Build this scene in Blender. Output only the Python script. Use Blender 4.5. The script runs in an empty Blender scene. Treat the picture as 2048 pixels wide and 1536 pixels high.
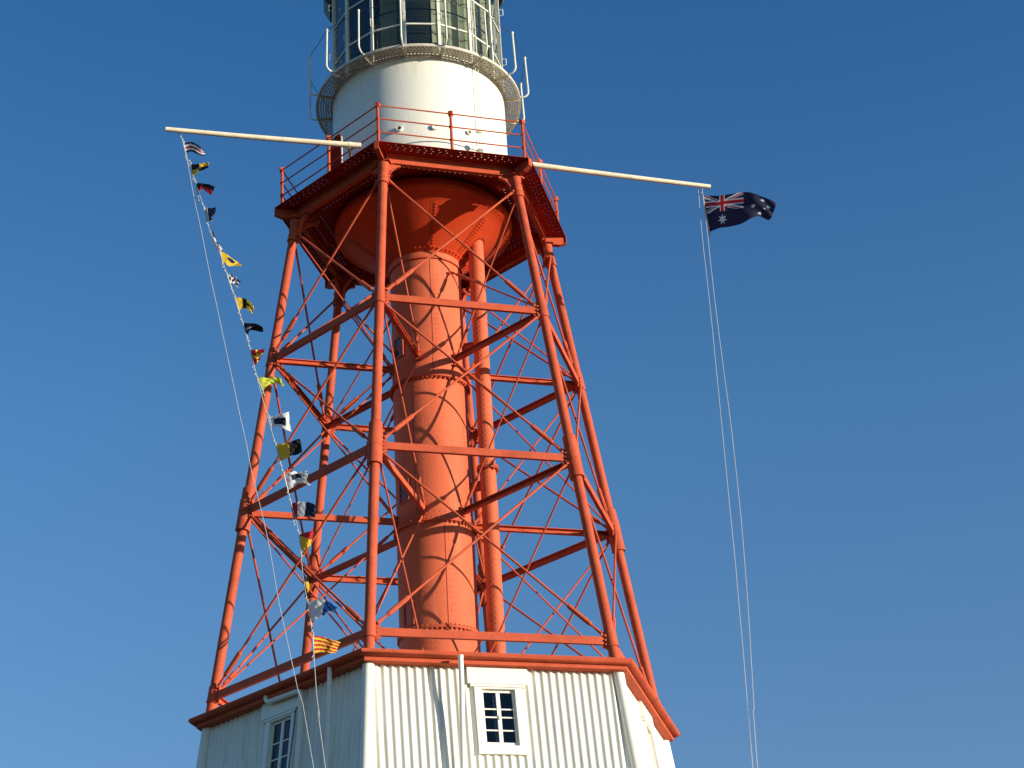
import bpy, bmesh, math, random
from math import sin, cos, pi, radians, sqrt
from mathutils import Vector, Matrix
random.seed(7)
S = bpy.context.scene
COL = S.collection
ZO = 18.0          # the design height 0 (first strut level) stands 18 m above the ground
PHI = radians(-15.861)

# ---------------------------------------------------------------- camera, sky, sun
cd = bpy.data.cameras.new('camera'); cam = bpy.data.objects.new('camera', cd); COL.objects.link(cam)
R_ = Vector((0.99813, -0.0224, -0.0560)); F_ = Vector((0.0452, 0.8853, 0.4629))
F_.normalize(); R_ = (R_ - F_ * R_.dot(F_)).normalized(); U_ = R_.cross(F_)
M = Matrix((R_, U_, -F_)).transposed().to_4x4(); M.translation = Vector((0, -30.629, -16.344 + ZO))
cam.matrix_world = M
cd.sensor_width = 36; cd.lens = 36 * 1.7774; cd.clip_end = 20000
S.camera = cam
SUN_AZ, SUN_EL = radians(64), radians(9.5)     # azimuth from -Y towards +X
sd = Vector((sin(SUN_AZ) * cos(SUN_EL), -cos(SUN_AZ) * cos(SUN_EL), sin(SUN_EL)))
w = bpy.data.worlds.new('World'); S.world = w; w.use_nodes = True
nt = w.node_tree; nt.nodes.clear()
sky = nt.nodes.new('ShaderNodeTexSky'); sky.sky_type = 'NISHITA'; sky.sun_disc = False
sky.sun_elevation = SUN_EL; sky.sun_rotation = math.atan2(sd.x, sd.y)
sky.air_density = 1.0; sky.dust_density = 0.3; sky.ozone_density = 2.0; sky.altitude = 0
bg = nt.nodes.new('ShaderNodeBackground'); bg.inputs[1].default_value = 0.12
hs = nt.nodes.new('ShaderNodeMix'); hs.data_type = 'RGBA'; hs.blend_type = 'MULTIPLY'; hs.inputs['Factor'].default_value = 1; 
tcw = nt.nodes.new('ShaderNodeTexCoord'); sx = nt.nodes.new('ShaderNodeSeparateXYZ'); rp = nt.nodes.new('ShaderNodeValToRGB')
nt.links.new(tcw.outputs['Generated'], sx.inputs[0]); nt.links.new(sx.outputs['Z'], rp.inputs[0]); nt.links.new(rp.outputs['Color'], hs.inputs['B'])
rp.color_ramp.elements[0].position = 0.27; rp.color_ramp.elements[0].color = (0.62, 0.82, 1.06, 1)
rp.color_ramp.elements[1].position = 0.63; rp.color_ramp.elements[1].color = (0.33, 0.78, 1.20, 1)
e_ = rp.color_ramp.elements.new(0.44); e_.color = (0.55, 0.91, 1.22, 1)
wo = nt.nodes.new('ShaderNodeOutputWorld')
nt.links.new(sky.outputs[0], hs.inputs['A']); nt.links.new(hs.outputs['Result'], bg.inputs[0]); nt.links.new(bg.outputs[0], wo.inputs[0])
ld = bpy.data.lights.new('sun', 'SUN'); ld.energy = 5.0; ld.angle = radians(0.5); ld.color = (1, 0.90, 0.75)
so = bpy.data.objects.new('sun', ld); COL.objects.link(so); so.rotation_euler = sd.to_track_quat('Z', 'Y').to_euler()
S.view_settings.view_transform = 'Standard'; S.view_settings.look = 'None'
S.view_settings.exposure = 0.46; S.view_settings.gamma = 1
S.render.resolution_x = 1024; S.render.resolution_y = 768
S.render.engine = 'CYCLES'; S.cycles.max_bounces = 8; S.cycles.transparent_max_bounces = 24

# ---------------------------------------------------------------- materials
def mat(name, col, rough=0.5, var=0.12, scale=3.0, bump=0.0, bscale=40, dirt=None, dirt_amt=0.0, metal=0.0, spec=0.5, trans=0.0, streak=False, rust=0.0):
    m = bpy.data.materials.new(name); m.use_nodes = True
    n = m.node_tree.nodes; l = m.node_tree.links
    b = n['Principled BSDF']; b.inputs['Roughness'].default_value = rough; b.inputs['Metallic'].default_value = metal
    b.inputs['Specular IOR Level'].default_value = spec
    tc = n.new('ShaderNodeTexCoord')
    nz = n.new('ShaderNodeTexNoise'); nz.inputs['Scale'].default_value = scale; nz.inputs['Detail'].default_value = 6; nz.inputs['Roughness'].default_value = 0.62
    src = tc.outputs['Object']
    l.new(src, nz.inputs['Vector'])
    cr = n.new('ShaderNodeMapRange'); cr.inputs['From Min'].default_value = 0.3; cr.inputs['From Max'].default_value = 0.7
    cr.inputs['To Min'].default_value = 1 - var; cr.inputs['To Max'].default_value = 1 + var
    l.new(nz.outputs['Fac'], cr.inputs['Value'])
    mx = n.new('ShaderNodeMix'); mx.data_type = 'RGBA'; mx.blend_type = 'MULTIPLY'; mx.inputs['Factor'].default_value = 1
    mx.inputs['A'].default_value = (*col, 1); l.new(cr.outputs[0], mx.inputs['B'])
    out = mx.outputs['Result']
    if dirt:
        mp = n.new('ShaderNodeMapping'); mp.inputs['Scale'].default_value = (1, 1, 0.12 if streak else 1)
        l.new(src, mp.inputs['Vector'])
        n2 = n.new('ShaderNodeTexNoise'); n2.inputs['Scale'].default_value = scale * 3.1; n2.inputs['Detail'].default_value = 8; n2.inputs['Roughness'].default_value = 0.7
        l.new(mp.outputs[0], n2.inputs['Vector'])
        r2 = n.new('ShaderNodeMapRange'); r2.inputs['From Min'].default_value = 0.52; r2.inputs['From Max'].default_value = 0.78
        r2.inputs['To Max'].default_value = dirt_amt; l.new(n2.outputs['Fac'], r2.inputs['Value'])
        m2 = n.new('ShaderNodeMix'); m2.data_type = 'RGBA'; l.new(r2.outputs[0], m2.inputs['Factor'])
        l.new(out, m2.inputs['A']); m2.inputs['B'].default_value = (*dirt, 1); out = m2.outputs['Result']
    if rust:
        n4 = n.new('ShaderNodeTexNoise'); n4.inputs['Scale'].default_value = 7.5; n4.inputs['Detail'].default_value = 12; n4.inputs['Roughness'].default_value = 0.75
        l.new(src, n4.inputs['Vector']); r4 = n.new('ShaderNodeMapRange'); r4.inputs['From Min'].default_value = 0.60; r4.inputs['From Max'].default_value = 0.68; r4.inputs['To Max'].default_value = rust
        l.new(n4.outputs['Fac'], r4.inputs['Value']); m4 = n.new('ShaderNodeMix'); m4.data_type = 'RGBA'; l.new(r4.outputs[0], m4.inputs['Factor'])
        l.new(out, m4.inputs['A']); m4.inputs['B'].default_value = (0.16, 0.035, 0.015, 1); out = m4.outputs['Result']
    l.new(out, b.inputs['Base Color'])
    rr = n.new('ShaderNodeMapRange'); rr.inputs['To Min'].default_value = rough - 0.08; rr.inputs['To Max'].default_value = rough + 0.12
    l.new(nz.outputs['Fac'], rr.inputs['Value']); l.new(rr.outputs[0], b.inputs['Roughness'])
    if bump:
        n3 = n.new('ShaderNodeTexNoise'); n3.inputs['Scale'].default_value = bscale; n3.inputs['Detail'].default_value = 5
        l.new(src, n3.inputs['Vector'])
        bp = n.new('ShaderNodeBump'); bp.inputs['Strength'].default_value = bump; bp.inputs['Distance'].default_value = 0.01
        l.new(n3.outputs['Fac'], bp.inputs['Height']); l.new(bp.outputs[0], b.inputs['Normal'])
    if trans:
        tr = n.new('ShaderNodeBsdfTranslucent'); l.new(out, tr.inputs['Color'])
        ms = n.new('ShaderNodeMixShader'); ms.inputs[0].default_value = trans
        l.new(b.outputs[0], ms.inputs[1]); l.new(tr.outputs[0], ms.inputs[2]); l.new(ms.outputs[0], n['Material Output'].inputs[0])
    return m
RED = mat('red_oxide_paint', (0.49, 0.085, 0.036), 0.62, 0.20, 1.9, 0.4, 26, (0.68, 0.16, 0.07), 0.5, spec=0.14, rust=0.55)
REDC = mat('red_column_paint', (0.58, 0.120, 0.052), 0.6, 0.15, 0.9, 0.3, 22, (0.74, 0.21, 0.10), 0.6, spec=0.14, streak=True, rust=0.3)
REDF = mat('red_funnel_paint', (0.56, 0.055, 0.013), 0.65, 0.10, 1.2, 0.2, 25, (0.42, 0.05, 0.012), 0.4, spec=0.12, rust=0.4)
DECK = mat('shade_darkened_deck_paint', (0.27, 0.020, 0.006), 0.75, 0.15, 2, 0.2, 25, (0.12, 0.012, 0.005), 0.5, spec=0.1, rust=0.4)  # shade under the deck and on the hood is put into this darker red
SEAM = mat('seam_shadow_gap', (0.10, 0.015, 0.008), 0.8, 0.1)
WHITE = mat('white_wall_paint', (0.84, 0.81, 0.69), 0.45, 0.04, 1.5, 0.15, 30, (0.42, 0.36, 0.26), 0.5, streak=True)
WTRIM = mat('white_trim_paint', (0.84, 0.81, 0.69), 0.45, 0.03, 2, 0.1, 40, (0.55, 0.5, 0.4), 0.25)
DRUM = mat('cream_drum_paint', (0.80, 0.78, 0.66), 0.35, 0.035, 1.2, 0.3, 9, (0.55, 0.48, 0.34), 0.45, streak=True)
GRATE = mat('grating_paint', (0.60, 0.54, 0.42), 0.55, 0.12, 6, 0.2, 40, (0.35, 0.28, 0.18), 0.6)
FRAMEW = mat('lantern_frame_paint', (0.74, 0.72, 0.60), 0.4, 0.06, 5, 0, 40, (0.45, 0.38, 0.28), 0.4)
SPAR = mat('weathered_spar_wood', (0.80, 0.68, 0.48), 0.6, 0.12, 4, 0.2, 30, (0.16, 0.11, 0.07), 0.5)
ROPE = mat('white_rope', (0.48, 0.48, 0.45), 0.8, 0.1, 10)
METAL = mat('dark_metal', (0.05, 0.05, 0.045), 0.5, 0.2, 5)
LEAD = mat('grey_joint', (0.30, 0.29, 0.27), 0.7, 0.2, 20)
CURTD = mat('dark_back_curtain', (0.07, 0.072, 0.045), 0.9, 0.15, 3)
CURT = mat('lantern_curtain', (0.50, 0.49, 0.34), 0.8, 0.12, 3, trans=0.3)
CEIL = mat('dark_olive_lining', (0.05, 0.05, 0.035), 0.8, 0.2, 4)
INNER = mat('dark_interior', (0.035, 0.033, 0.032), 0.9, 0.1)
WCURT = mat('window_curtain', (0.6, 0.6, 0.58), 0.9, 0.1)
def glass(name, tint, gl=0.2, rough=0.02):
    m = bpy.data.materials.new(name); m.use_nodes = True; n = m.node_tree.nodes; l = m.node_tree.links; n.remove(n['Principled BSDF'])
    t = n.new('ShaderNodeBsdfTransparent'); t.inputs[0].default_value = (*tint, 1)
    g = n.new('ShaderNodeBsdfGlossy'); g.inputs['Roughness'].default_value = rough; g.inputs[0].default_value = (0.9, 0.93, 0.95, 1)
    fr = n.new('ShaderNodeFresnel'); fr.inputs[0].default_value = 1.5
    ad = n.new('ShaderNodeMath'); ad.operation = 'ADD'; ad.inputs[1].default_value = gl; ad.use_clamp = True
    l.new(fr.outputs[0], ad.inputs[0])
    x = n.new('ShaderNodeMixShader'); l.new(ad.outputs[0], x.inputs[0]); l.new(t.outputs[0], x.inputs[1]); l.new(g.outputs[0], x.inputs[2])
    l.new(x.outputs[0], n['Material Output'].inputs[0]); return m
LGLASS = glass('lantern_glass', (0.74, 0.80, 0.74), 0.02)
PANE = glass('window_glass', (0.80, 0.82, 0.80), 0.0)
DGLASS = mat('dark_window_glass', (0.012, 0.02, 0.018), 0.1, 0.1, 4, spec=0.6)
LENS = mat('lens_glass', (0.24, 0.26, 0.19), 0.12, 0.1, 4, spec=0.9)

# ---------------------------------------------------------------- mesh builder
class MB:
    def __init__(s): s.v = []; s.f = []; s.m = []
    def add(s, vs, fs, mi=0):
        o = len(s.v); s.v += [tuple(v) for v in vs]; s.f += [tuple(i + o for i in f) for f in fs]; s.m += [mi] * len(fs)
    def hexa(s, q, mi=0):      # 8 points: bottom 4, top 4
        s.add(q, [(3, 2, 1, 0), (4, 5, 6, 7), (0, 1, 5, 4), (1, 2, 6, 5), (2, 3, 7, 6), (3, 0, 4, 7)], mi)
    def box(s, c, x, y, z, hx, hy, hz, mi=0):
        c, x, y, z = Vector(c), Vector(x).normalized() * hx, Vector(y).normalized() * hy, Vector(z).normalized() * hz
        s.hexa([c - x - y - z, c + x - y - z, c + x + y - z, c - x + y - z, c - x - y + z, c + x - y + z, c + x + y + z, c - x + y + z], mi)
    def beam(s, a, b, wd, h, up=(0, 0, 1), mi=0):
        a, b = Vector(a), Vector(b); d = (b - a).normalized(); sd_ = d.cross(Vector(up)).normalized(); u = sd_.cross(d)
        s.box((a + b) / 2, d, sd_, u, (b - a).length / 2, wd / 2, h / 2, mi)
    def tube(s, a, b, r0, r1=None, n=14, caps=True, mi=0):
        r1 = r0 if r1 is None else r1
        a, b = Vector(a), Vector(b); d = (b - a).normalized()
        x = d.orthogonal().normalized(); y = d.cross(x)
        vs = []
        for p, r in ((a, r0), (b, r1)):
            vs += [p + x * r * cos(2 * pi * i / n) + y * r * sin(2 * pi * i / n) for i in range(n)]
        fs = [(i, (i + 1) % n, n + (i + 1) % n, n + i) for i in range(n)]
        if caps: fs += [tuple(range(n))[::-1], tuple(range(n, 2 * n))]
        s.add(vs, fs, mi)
    def poly(s, pts, r, n=8, mi=0):
        P = [Vector(p) for p in pts]; vs = []; px = None
        for i, p in enumerate(P):
            d = (P[min(i + 1, len(P) - 1)] - P[max(i - 1, 0)]).normalized()
            px = d.orthogonal().normalized() if px is None else (px - d * px.dot(d)).normalized()
            y = d.cross(px); rr = r[i] if isinstance(r, (list, tuple)) else r
            vs += [p + px * rr * cos(2 * pi * k / n) + y * rr * sin(2 * pi * k / n) for k in range(n)]
        fs = []
        for i in range(len(P) - 1):
            for k in range(n): fs.append((i * n + k, i * n + (k + 1) % n, (i + 1) * n + (k + 1) % n, (i + 1) * n + k))
        fs += [tuple(range(n))[::-1], tuple(range((len(P) - 1) * n, len(P) * n))]
        s.add(vs, fs, mi)
    def lathe(s, prof, n=72, c=(0, 0), mi=0, off=0.0):
        vs = []; k = len(prof)
        for i in range(n):
            a = 2 * pi * i / n + off
            vs += [(c[0] + r * sin(a), c[1] - r * cos(a), z) for r, z in prof]
        fs = []
        for i in range(n):
            j = (i + 1) % n
            for q in range(k - 1): fs.append((i * k + q, j * k + q, j * k + q + 1, i * k + q + 1))
        s.add(vs, fs, mi)
    def rivet(s, p, nrm, r=0.016, n=6, mi=0):
        p, d = Vector(p), Vector(nrm).normalized(); x = d.orthogonal().normalized(); y = d.cross(x); vs = []
        for rr, h in ((r, -0.003), (r * 0.8, r * 0.5)): vs += [p + d * h + (x * cos(2 * pi * i / n) + y * sin(2 * pi * i / n)) * rr for i in range(n)]
        vs.append(p + d * r * 0.8)
        s.add(vs, [(i, (i + 1) % n, n + (i + 1) % n, n + i) for i in range(n)] + [(n + i, n + (i + 1) % n, 2 * n) for i in range(n)], mi)
    def extrude(s, sec, a, b, side, up, mi=0):   # section in (side, up) coordinates swept from a to b
        a, b, side, up = Vector(a), Vector(b), Vector(side), Vector(up); n = len(sec)
        vs = [p + side * x + up * y for p in (a, b) for x, y in sec]
        s.add(vs, [(i, (i + 1) % n, n + (i + 1) % n, n + i) for i in range(n)] + [tuple(range(n))[::-1], tuple(range(n, 2 * n))], mi)
    def build(s, name, mats, parent=None, smooth=True, origin=None, recalc=True):
        me = bpy.data.meshes.new(name)
        o0 = Vector(origin) if origin is not None else Vector((0, 0, -ZO))
        me.from_pydata([tuple(Vector(v) - o0) for v in s.v], [], s.f)
        for m in (mats if isinstance(mats, (list, tuple)) else [mats]): me.materials.append(m)
        if any(s.m): me.polygons.foreach_set('material_index', s.m)
        if recalc:
         bm = bmesh.new(); bm.from_mesh(me); bmesh.ops.recalc_face_normals(bm, faces=bm.faces); bm.to_mesh(me); bm.free()
        if smooth:
            me.polygons.foreach_set('use_smooth', [True] * len(me.polygons)); me.set_sharp_from_angle(angle=radians(35))
        o = bpy.data.objects.new(name, me); COL.objects.link(o)
        if parent: o.parent = parent
        if origin is not None: o.location = o0 + Vector((0, 0, ZO))
        return o
def tag(o, label=None, cat=None, group=None, kind=None):
    if label: o['label'] = label
    if cat: o['category'] = cat
    if group: o['group'] = group
    if kind: o['kind'] = kind
    return o
def copy_rot(o, k, parent):      # a copy turned k sixths about the tower axis, with its sub-parts
    c = o.copy(); COL.objects.link(c); c.parent = parent; c.rotation_euler = (0, 0, o.rotation_euler.z + k * pi / 3)
    for ch in o.children:
        d = ch.copy(); COL.objects.link(d); d.parent = c
    return c
def C(r, az, z): return Vector((r * sin(az), -r * cos(az), z))     # cylindrical, azimuth from -Y towards +X
def Rr(z): return 3.0 - 0.1457 * z                                 # leg line
A60 = pi / 3

# ---------------------------------------------------------------- ground
g = MB(); g.add([(-9000, -9000, -ZO), (9000, -9000, -ZO), (9000, 9000, -ZO), (-9000, 9000, -ZO)], [(0, 1, 2, 3)])
GND = mat('dark_grass_and_asphalt', (0.036, 0.034, 0.026), 0.9, 0.2, 0.4)
tag(g.build('ground', GND, smooth=False), kind='structure')

# ================================================================ LIGHTHOUSE
LH = bpy.data.objects.new('lighthouse', None); COL.objects.link(LH)
tag(LH, 'tall red iron lattice lighthouse with white drum, glazed lantern and white corrugated base house', 'lighthouse')
def rot0(o): o.rotation_euler = (0, 0, PHI); return o
def ring6(o):
    rot0(o); return [o] + [copy_rot(o, k, LH) for k in range(1, 6)]
Z0, Z1, Z2, Z3 = 2.744, 0.0, -3.107, -6.546
ZD = 3.368                                                        # deck top
def leg_pt(z, k=0): return C(Rr(z), k * A60, z)
ax = (leg_pt(-1) - leg_pt(0)).normalized()

# ---- legs
def leg_along(z0, z1, r0, r1, mb, n=18): mb.tube(leg_pt(z0), leg_pt(z1), r0, r1, n)
m = MB(); leg_along(3.14, -7.4, 0.083, 0.088, m, 20)
leg = m.build('leg', RED, LH); rot0(leg)
m = MB()
leg_along(Z2 + 0.42, Z2 + 0.19, 0.118, 0.118, m, 24); leg_along(Z2 + 0.45, Z2 + 0.42, 0.1, 0.118, m, 24)
leg_along(Z2 + 0.20, Z2 - 0.02, 0.129, 0.129, m, 24); leg_along(Z2 - 0.02, Z2 - 0.045, 0.133, 0.133, m, 24); leg_along(Z2 - 0.045, Z2 - 0.39, 0.127, 0.129, m, 24)
sl = m.build('coupling_sleeve', RED, leg)
m = MB(); leg_along(Z1 + 0.20, Z1 - 0.14, 0.096, 0.098, m, 22); leg_along(Z1 - 0.12, Z1 - 0.155, 0.104, 0.104, m, 22)
m.build('node_collar', RED, leg)
m = MB(); leg_along(Z3 + 0.16, Z3 - 0.10, 0.102, 0.102, m, 22); leg_along(Z3 - 0.08, Z3 - 0.115, 0.108, 0.108, m, 22)
m.build('node_collar', RED, leg)
m = MB(); leg_along(Z0 + 0.14, Z0 - 0.10, 0.100, 0.100, m, 22); leg_along(Z0 + 0.16, Z0 + 0.12, 0.108, 0.108, m, 22); leg_along(Z0 + 0.02, Z0 - 0.01, 0.106, 0.106, m, 22); leg_along(Z0 - 0.08, Z0 - 0.12, 0.108, 0.108, m, 22)
# head: cap plate, flared neck and curved knees along both side beams and inwards
hp = leg_pt(3.12)
leg_along(3.10, Z0 + 0.2, 0.112, 0.09, m, 22)
m.box(hp + Vector((0, 0.02, 0.015)), (1, 0, 0), (0, 1, 0), (0, 0, 1), 0.15, 0.13, 0.014)
def knee(mb, base, d, L=0.30, H=0.34, t=0.012):
    d = Vector(d).normalized(); s_ = d.cross(Vector((0, 0, 1))); pts = []
    N = 7
    for i in range(N + 1):
        a = pi / 2 * i / N
        pts.append((0.07 + (L - 0.07) * (1 - cos(a)), -H + (H - 0.05) * sin(a)))   # concave arc
    poly_ = [(0.0, 0.0), (L, 0.0)] + pts[::-1] + [(0.0, -H)]
    n = len(poly_); vs = [base + d * x + Vector((0, 0, y)) + s_ * sg * t for sg in (-1, 1) for x, y in poly_]
    top = n
    # fan quads between the top edge and the arc
    fs = []
    arc = list(range(2, 2 + N + 1))
    for q, o in ((0, 0), (1, n)):
        for i in range(N): fs.append((o + 0, o + arc[i], o + arc[i + 1]))
        fs.append((o + 0, o + 1, o + arc[0])); fs.append((o + 0, o + arc[-1], o + n - 1))
    for i in range(n): j = (i + 1) % n; fs.append((i, j, n + j, n + i))
    mb.add(vs, fs)
    for i in range(N):     # flange along the curved edge
        a0 = base + d * pts[i][0] + Vector((0, 0, pts[i][1])); a1 = base + d * pts[i + 1][0] + Vector((0, 0, pts[i + 1][1]))
        mb.beam(a0, a1, 0.075, 0.014, up=d)
dR = (leg_pt(3.1, 1) - leg_pt(3.1)).normalized(); dL = (leg_pt(3.1, -1) - leg_pt(3.1)).normalized()
knee(m, hp + dR * 0.02, dR); knee(m, hp + dL * 0.02, dL); knee(m, hp, (0, 1, 0), 0.42, 0.42)
m.build('leg_head_bracket', RED, leg)
m = MB(); m.tube(leg_pt(-6.94), leg_pt(-6.99), 0.12, 0.16, 18); m.build('lead_flashing', LEAD, leg)
legs = ring6(leg)

# ---- horizontal struts (channel along each side, tee to the column)
def lugs(mb, c, d, off=0.105, n=3, sp=0.055):
    d = Vector(d).normalized(); out = Vector((c.x, c.y, 0)).normalized()
    s_ = d.cross(Vector((0, 0, 1)))
    mb.box(c + d * (off + 0.03), d, s_, (0, 0, 1), 0.07, 0.010, 0.13)
    for i in range(n):
        q = c + d * (off + 0.035) + Vector((0, 0, (i - (n - 1) / 2) * sp * 1.35))
        for sg in (-1, 1): mb.tube(q, q + s_ * sg * 0.045, 0.024, 0.020, 6)
def channel_sec(h=0.13, wd=0.065, t=0.014):
    return [(0, -h / 2), (wd, -h / 2), (wd, -h / 2 + t), (t, -h / 2 + t), (t, h / 2 - t), (wd, h / 2 - t), (wd, h / 2), (0, h / 2)]
for z, off in ((Z1, 0.10), (Z2, 0.13), (Z3, 0.10)):
    m = MB(); a, b = leg_pt(z), leg_pt(z, 1); d = (b - a).normalized(); mid = (a + b) / 2
    inw = -Vector((mid.x, mid.y, 0)).normalized()
    m.extrude(channel_sec(), a + d * (off + 0.02) - inw * 0.02, b - d * (off + 0.02) - inw * 0.02, inw, Vector((0, 0, 1)))
    st = m.build('side_strut', RED, LH)
    m = MB(); lugs(m, a - inw * 0.005, d, off - 0.03); m.build('bolted_lug', RED, st)
    m = MB(); lugs(m, b - inw * 0.005, -d, off - 0.03); m.build('bolted_lug', RED, st)
    ring6(st)
RC = 0.69
for z in (Z1 - 0.02, Z2 - 0.05):
    m = MB(); a = leg_pt(z); b = C(RC, 0, z)
    t = 0.012
    sec = [(-0.045, 0.05), (0.045, 0.05), (0.045, 0.05 - t), (t / 2, 0.05 - t), (t / 2, -0.05 + t), (0.045, -0.05 + t), (0.045, -0.05), (-0.045, -0.05), (-0.045, -0.05 + t), (-t / 2, -0.05 + t), (-t / 2, 0.05 - t), (-0.045, 0.05 - t)]
    if z < -1: sec = [(-0.03, -0.055), (0.045, -0.055), (0.045, 0.055), (-0.03, 0.055), (-0.03, 0.043), (0.033, 0.043), (0.033, -0.043), (-0.03, -0.043)]
    m.extrude(sec, a + Vector((0, 0.08, 0)), b - Vector((0, 0.05, 0)), Vector((1, 0, 0)), Vector((0, 0, 1)))
    st = m.build('radial_strut', RED, LH)
    m = MB(); m.box(C(RC + 0.03, 0, z), (1, 0, 0), (0, 1, 0), (0, 0, 1), 0.035, 0.05, 0.10)
    for sz in (-0.07, 0, 0.07):
        m.tube(C(RC + 0.05, 0, z + sz) + Vector((-0.06, 0, 0)), C(RC + 0.05, 0, z + sz) + Vector((0.06, 0, 0)), 0.02, 0.02, 6)
    m.build('column_lug', RED, st); ring6(st)

# ---- tie rods
def rod(a, b, r, name='tie_rod', t0=0.05, L=0.42, r2=2.0, bolt=True):
    a, b = Vector(a), Vector(b); d = (b - a).normalized(); ln = (b - a).length
    m = MB(); m.tube(a, b, r, r, 10)
    for p, sg in ((a, 1), (b, -1)):                       # forked ends
        m.tube(p - d * sg * 0.02, p + d * sg * 0.13, r * 1.6, r * 1.15, 8)
        s_ = d.cross(Vector((0, 0, 1))).normalized(); m.tube(p - s_ * 0.05, p + s_ * 0.05, 0.022, 0.022, 6)
    o = m.build(name, RED, LH)
    m = MB(); s0 = b - d * (t0 + 0.16); s1 = s0 - d * L
    m.tube(s0, s1, r * r2, r * r2, 8); m.tube(s0 + d * 0.04, s0, r * 1.3, r * r2, 8); m.tube(s1, s1 - d * 0.04, r * r2, r * 1.3, 8)
    m.build('turnbuckle', RED, o); ring6(o)
zs = [(Z0, Z1), (Z1, Z2), (Z2, Z3)]
for i, (zt, zb) in enumerate(zs):
    ot = 0.12 if zt != Z2 else 0.15; ob = 0.12 if zb != Z2 else 0.15
    tz = zt + (0.0 if i == 0 else -0.14); bz = zb + 0.14
    a, b = leg_pt(tz), leg_pt(bz, 1); h = (leg_pt(zt, 1) - leg_pt(zt)).normalized()
    inw = -((leg_pt(zt) + leg_pt(zt, 1)) * 0.5); inw.z = 0; inw.normalize()
    rod(a + h * ot + inw * 0.03, b - h * ob + inw * 0.03, 0.021, t0=0.1)
    a, b = leg_pt(tz, 1), leg_pt(bz)
    rod(a - h * ot - inw * 0.028, b + h * ob - inw * 0.028, 0.021, t0=0.1)
# radial rods, in the vertical plane of each leg and the column
cz = [1.98, Z1 - 0.05, Z2 - 0.08, -6.6]
for i, (zt, zb) in enumerate(zs):
    rod(leg_pt(zt - (0.06 if i == 0 else 0.16)) + Vector((0.03, 0.10, 0)), C(RC + 0.06, 0, cz[i + 1] + 0.10) + Vector((0.03, 0, 0)), 0.017, 'radial_tie_rod', t0=0.05, L=0.34, r2=1.9)
    rod(leg_pt(zb + 0.14) + Vector((-0.03, 0.10, 0)), C(RC + 0.06, 0, cz[i] - 0.12) + Vector((-0.03, 0, 0)), 0.017, 'radial_tie_rod', t0=0.05, L=0.34, r2=1.9)

# ---- central column
N = 96
m = MB()
m.lathe([(0.66, 2.34), (0.715, 2.33), (0.715, 2.15), (0.69, 2.14), (0.69, -0.03), (0.704, -0.04), (0.704, -0.40), (0.69, -0.41), (0.70, -0.52), (0.70, -3.14), (0.714, -3.15), (0.714, -3.32),
         (0.71, -3.40), (0.705, -3.45), (0.705, -5.36), (0.716, -5.42), (0.716, -5.75), (0.71, -7.5)], N)
def band_rivets(mb, r, z, n, rr=0.017, down=False):
    for i in range(n): a = 2 * pi * i / n; mb.rivet(C(r, a, z), C(1, a, 0), rr)
band_rivets(m, 0.715, 2.29, 64, 0.02); band_rivets(m, 0.704, -0.34, 44, 0.013); band_rivets(m, 0.704, -0.10, 44, 0.011)
band_rivets(m, 0.714, -3.20, 44, 0.013); band_rivets(m, 0.716, -5.46, 44, 0.013)
def seam(mb, az, r, z0, z1, side=1, rows=(0.07, 0.13), sp=0.105):
    k = int((z0 - z1) / sp)
    w_ = 0.17 * side
    n = 4                                                    # lap plate edge, 3 mm proud
    vs = []
    for zz in (z0, z1):
        for j in range(n + 1): vs.append(C(r + 0.004, az + w_ / r * j / n, zz))
        for j in range(n + 1): vs.append(C(r - 0.01, az + w_ / r * j / n, zz))
    q = 2 * (n + 1); fs = []
    for j in range(n): fs.append((j, j + 1, q + j + 1, q + j))
    fs.append((0, n + 1, q + n + 1, q)); fs.append((n, 2 * n + 1, q + 2 * n + 1, q + n))
    mb.add(vs, fs)
    # dark joint line
    mb.add([C(r + 0.0015, az - side * 0.012 / r, z0), C(r + 0.0015, az, z0), C(r + 0.0015, az, z1), C(r + 0.0015, az - side * 0.012 / r, z1)], [(0, 1, 2, 3)], 1)
    for row in rows:
        for i in range(k): a = az + side * row / r; mb.rivet(C(r + 0.004, a, z0 - (i + 0.5) * (z0 - z1) / k), C(1, a, 0), 0.011)
for az in (8, 128, 248): seam(m, radians(az), 0.69, 2.13, -0.03)
for az in (3, 63, 183, 303): seam(m, radians(az + 4), 0.704, -0.05, -0.39, rows=(0.05,), sp=0.09)
for az in (-27, 72, 190): seam(m, radians(az), 0.70, -0.54, -3.13, -1 if az == 72 else 1, rows=(0.05,) if az == 72 else (0.05,))
for az in (14, 134, 254): seam(m, radians(az), 0.705, -3.46, -5.35)
for az in (-16, 104, 224): seam(m, radians(az), 0.712, -5.5, -7.4)
m.build('central_column', [REDC, SEAM], LH)
for z, n in ((-0.45, 54), (-3.36, 54), (-5.38, 54)):
    m = MB(); R = 0.765 if z != -5.38 else 0.75
    m.lathe([(0.69, z + 0.028), (R, z + 0.022), (R, z - 0.022), (0.69, z - 0.028)], N)
    for i in range(n):
        a = 2 * pi * (i + 0.5) / n
        m.tube(C(0.735, a, z + 0.05), C(0.735, a, z - 0.055), 0.017, 0.017, 6)
    m.build('column_flange', RED, LH)
m = MB(); m.lathe([(0.69, 2.155), (0.725, 2.15), (0.725, 2.115), (0.69, 2.11)], N); m.build('neck_band', RED, LH)
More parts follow.
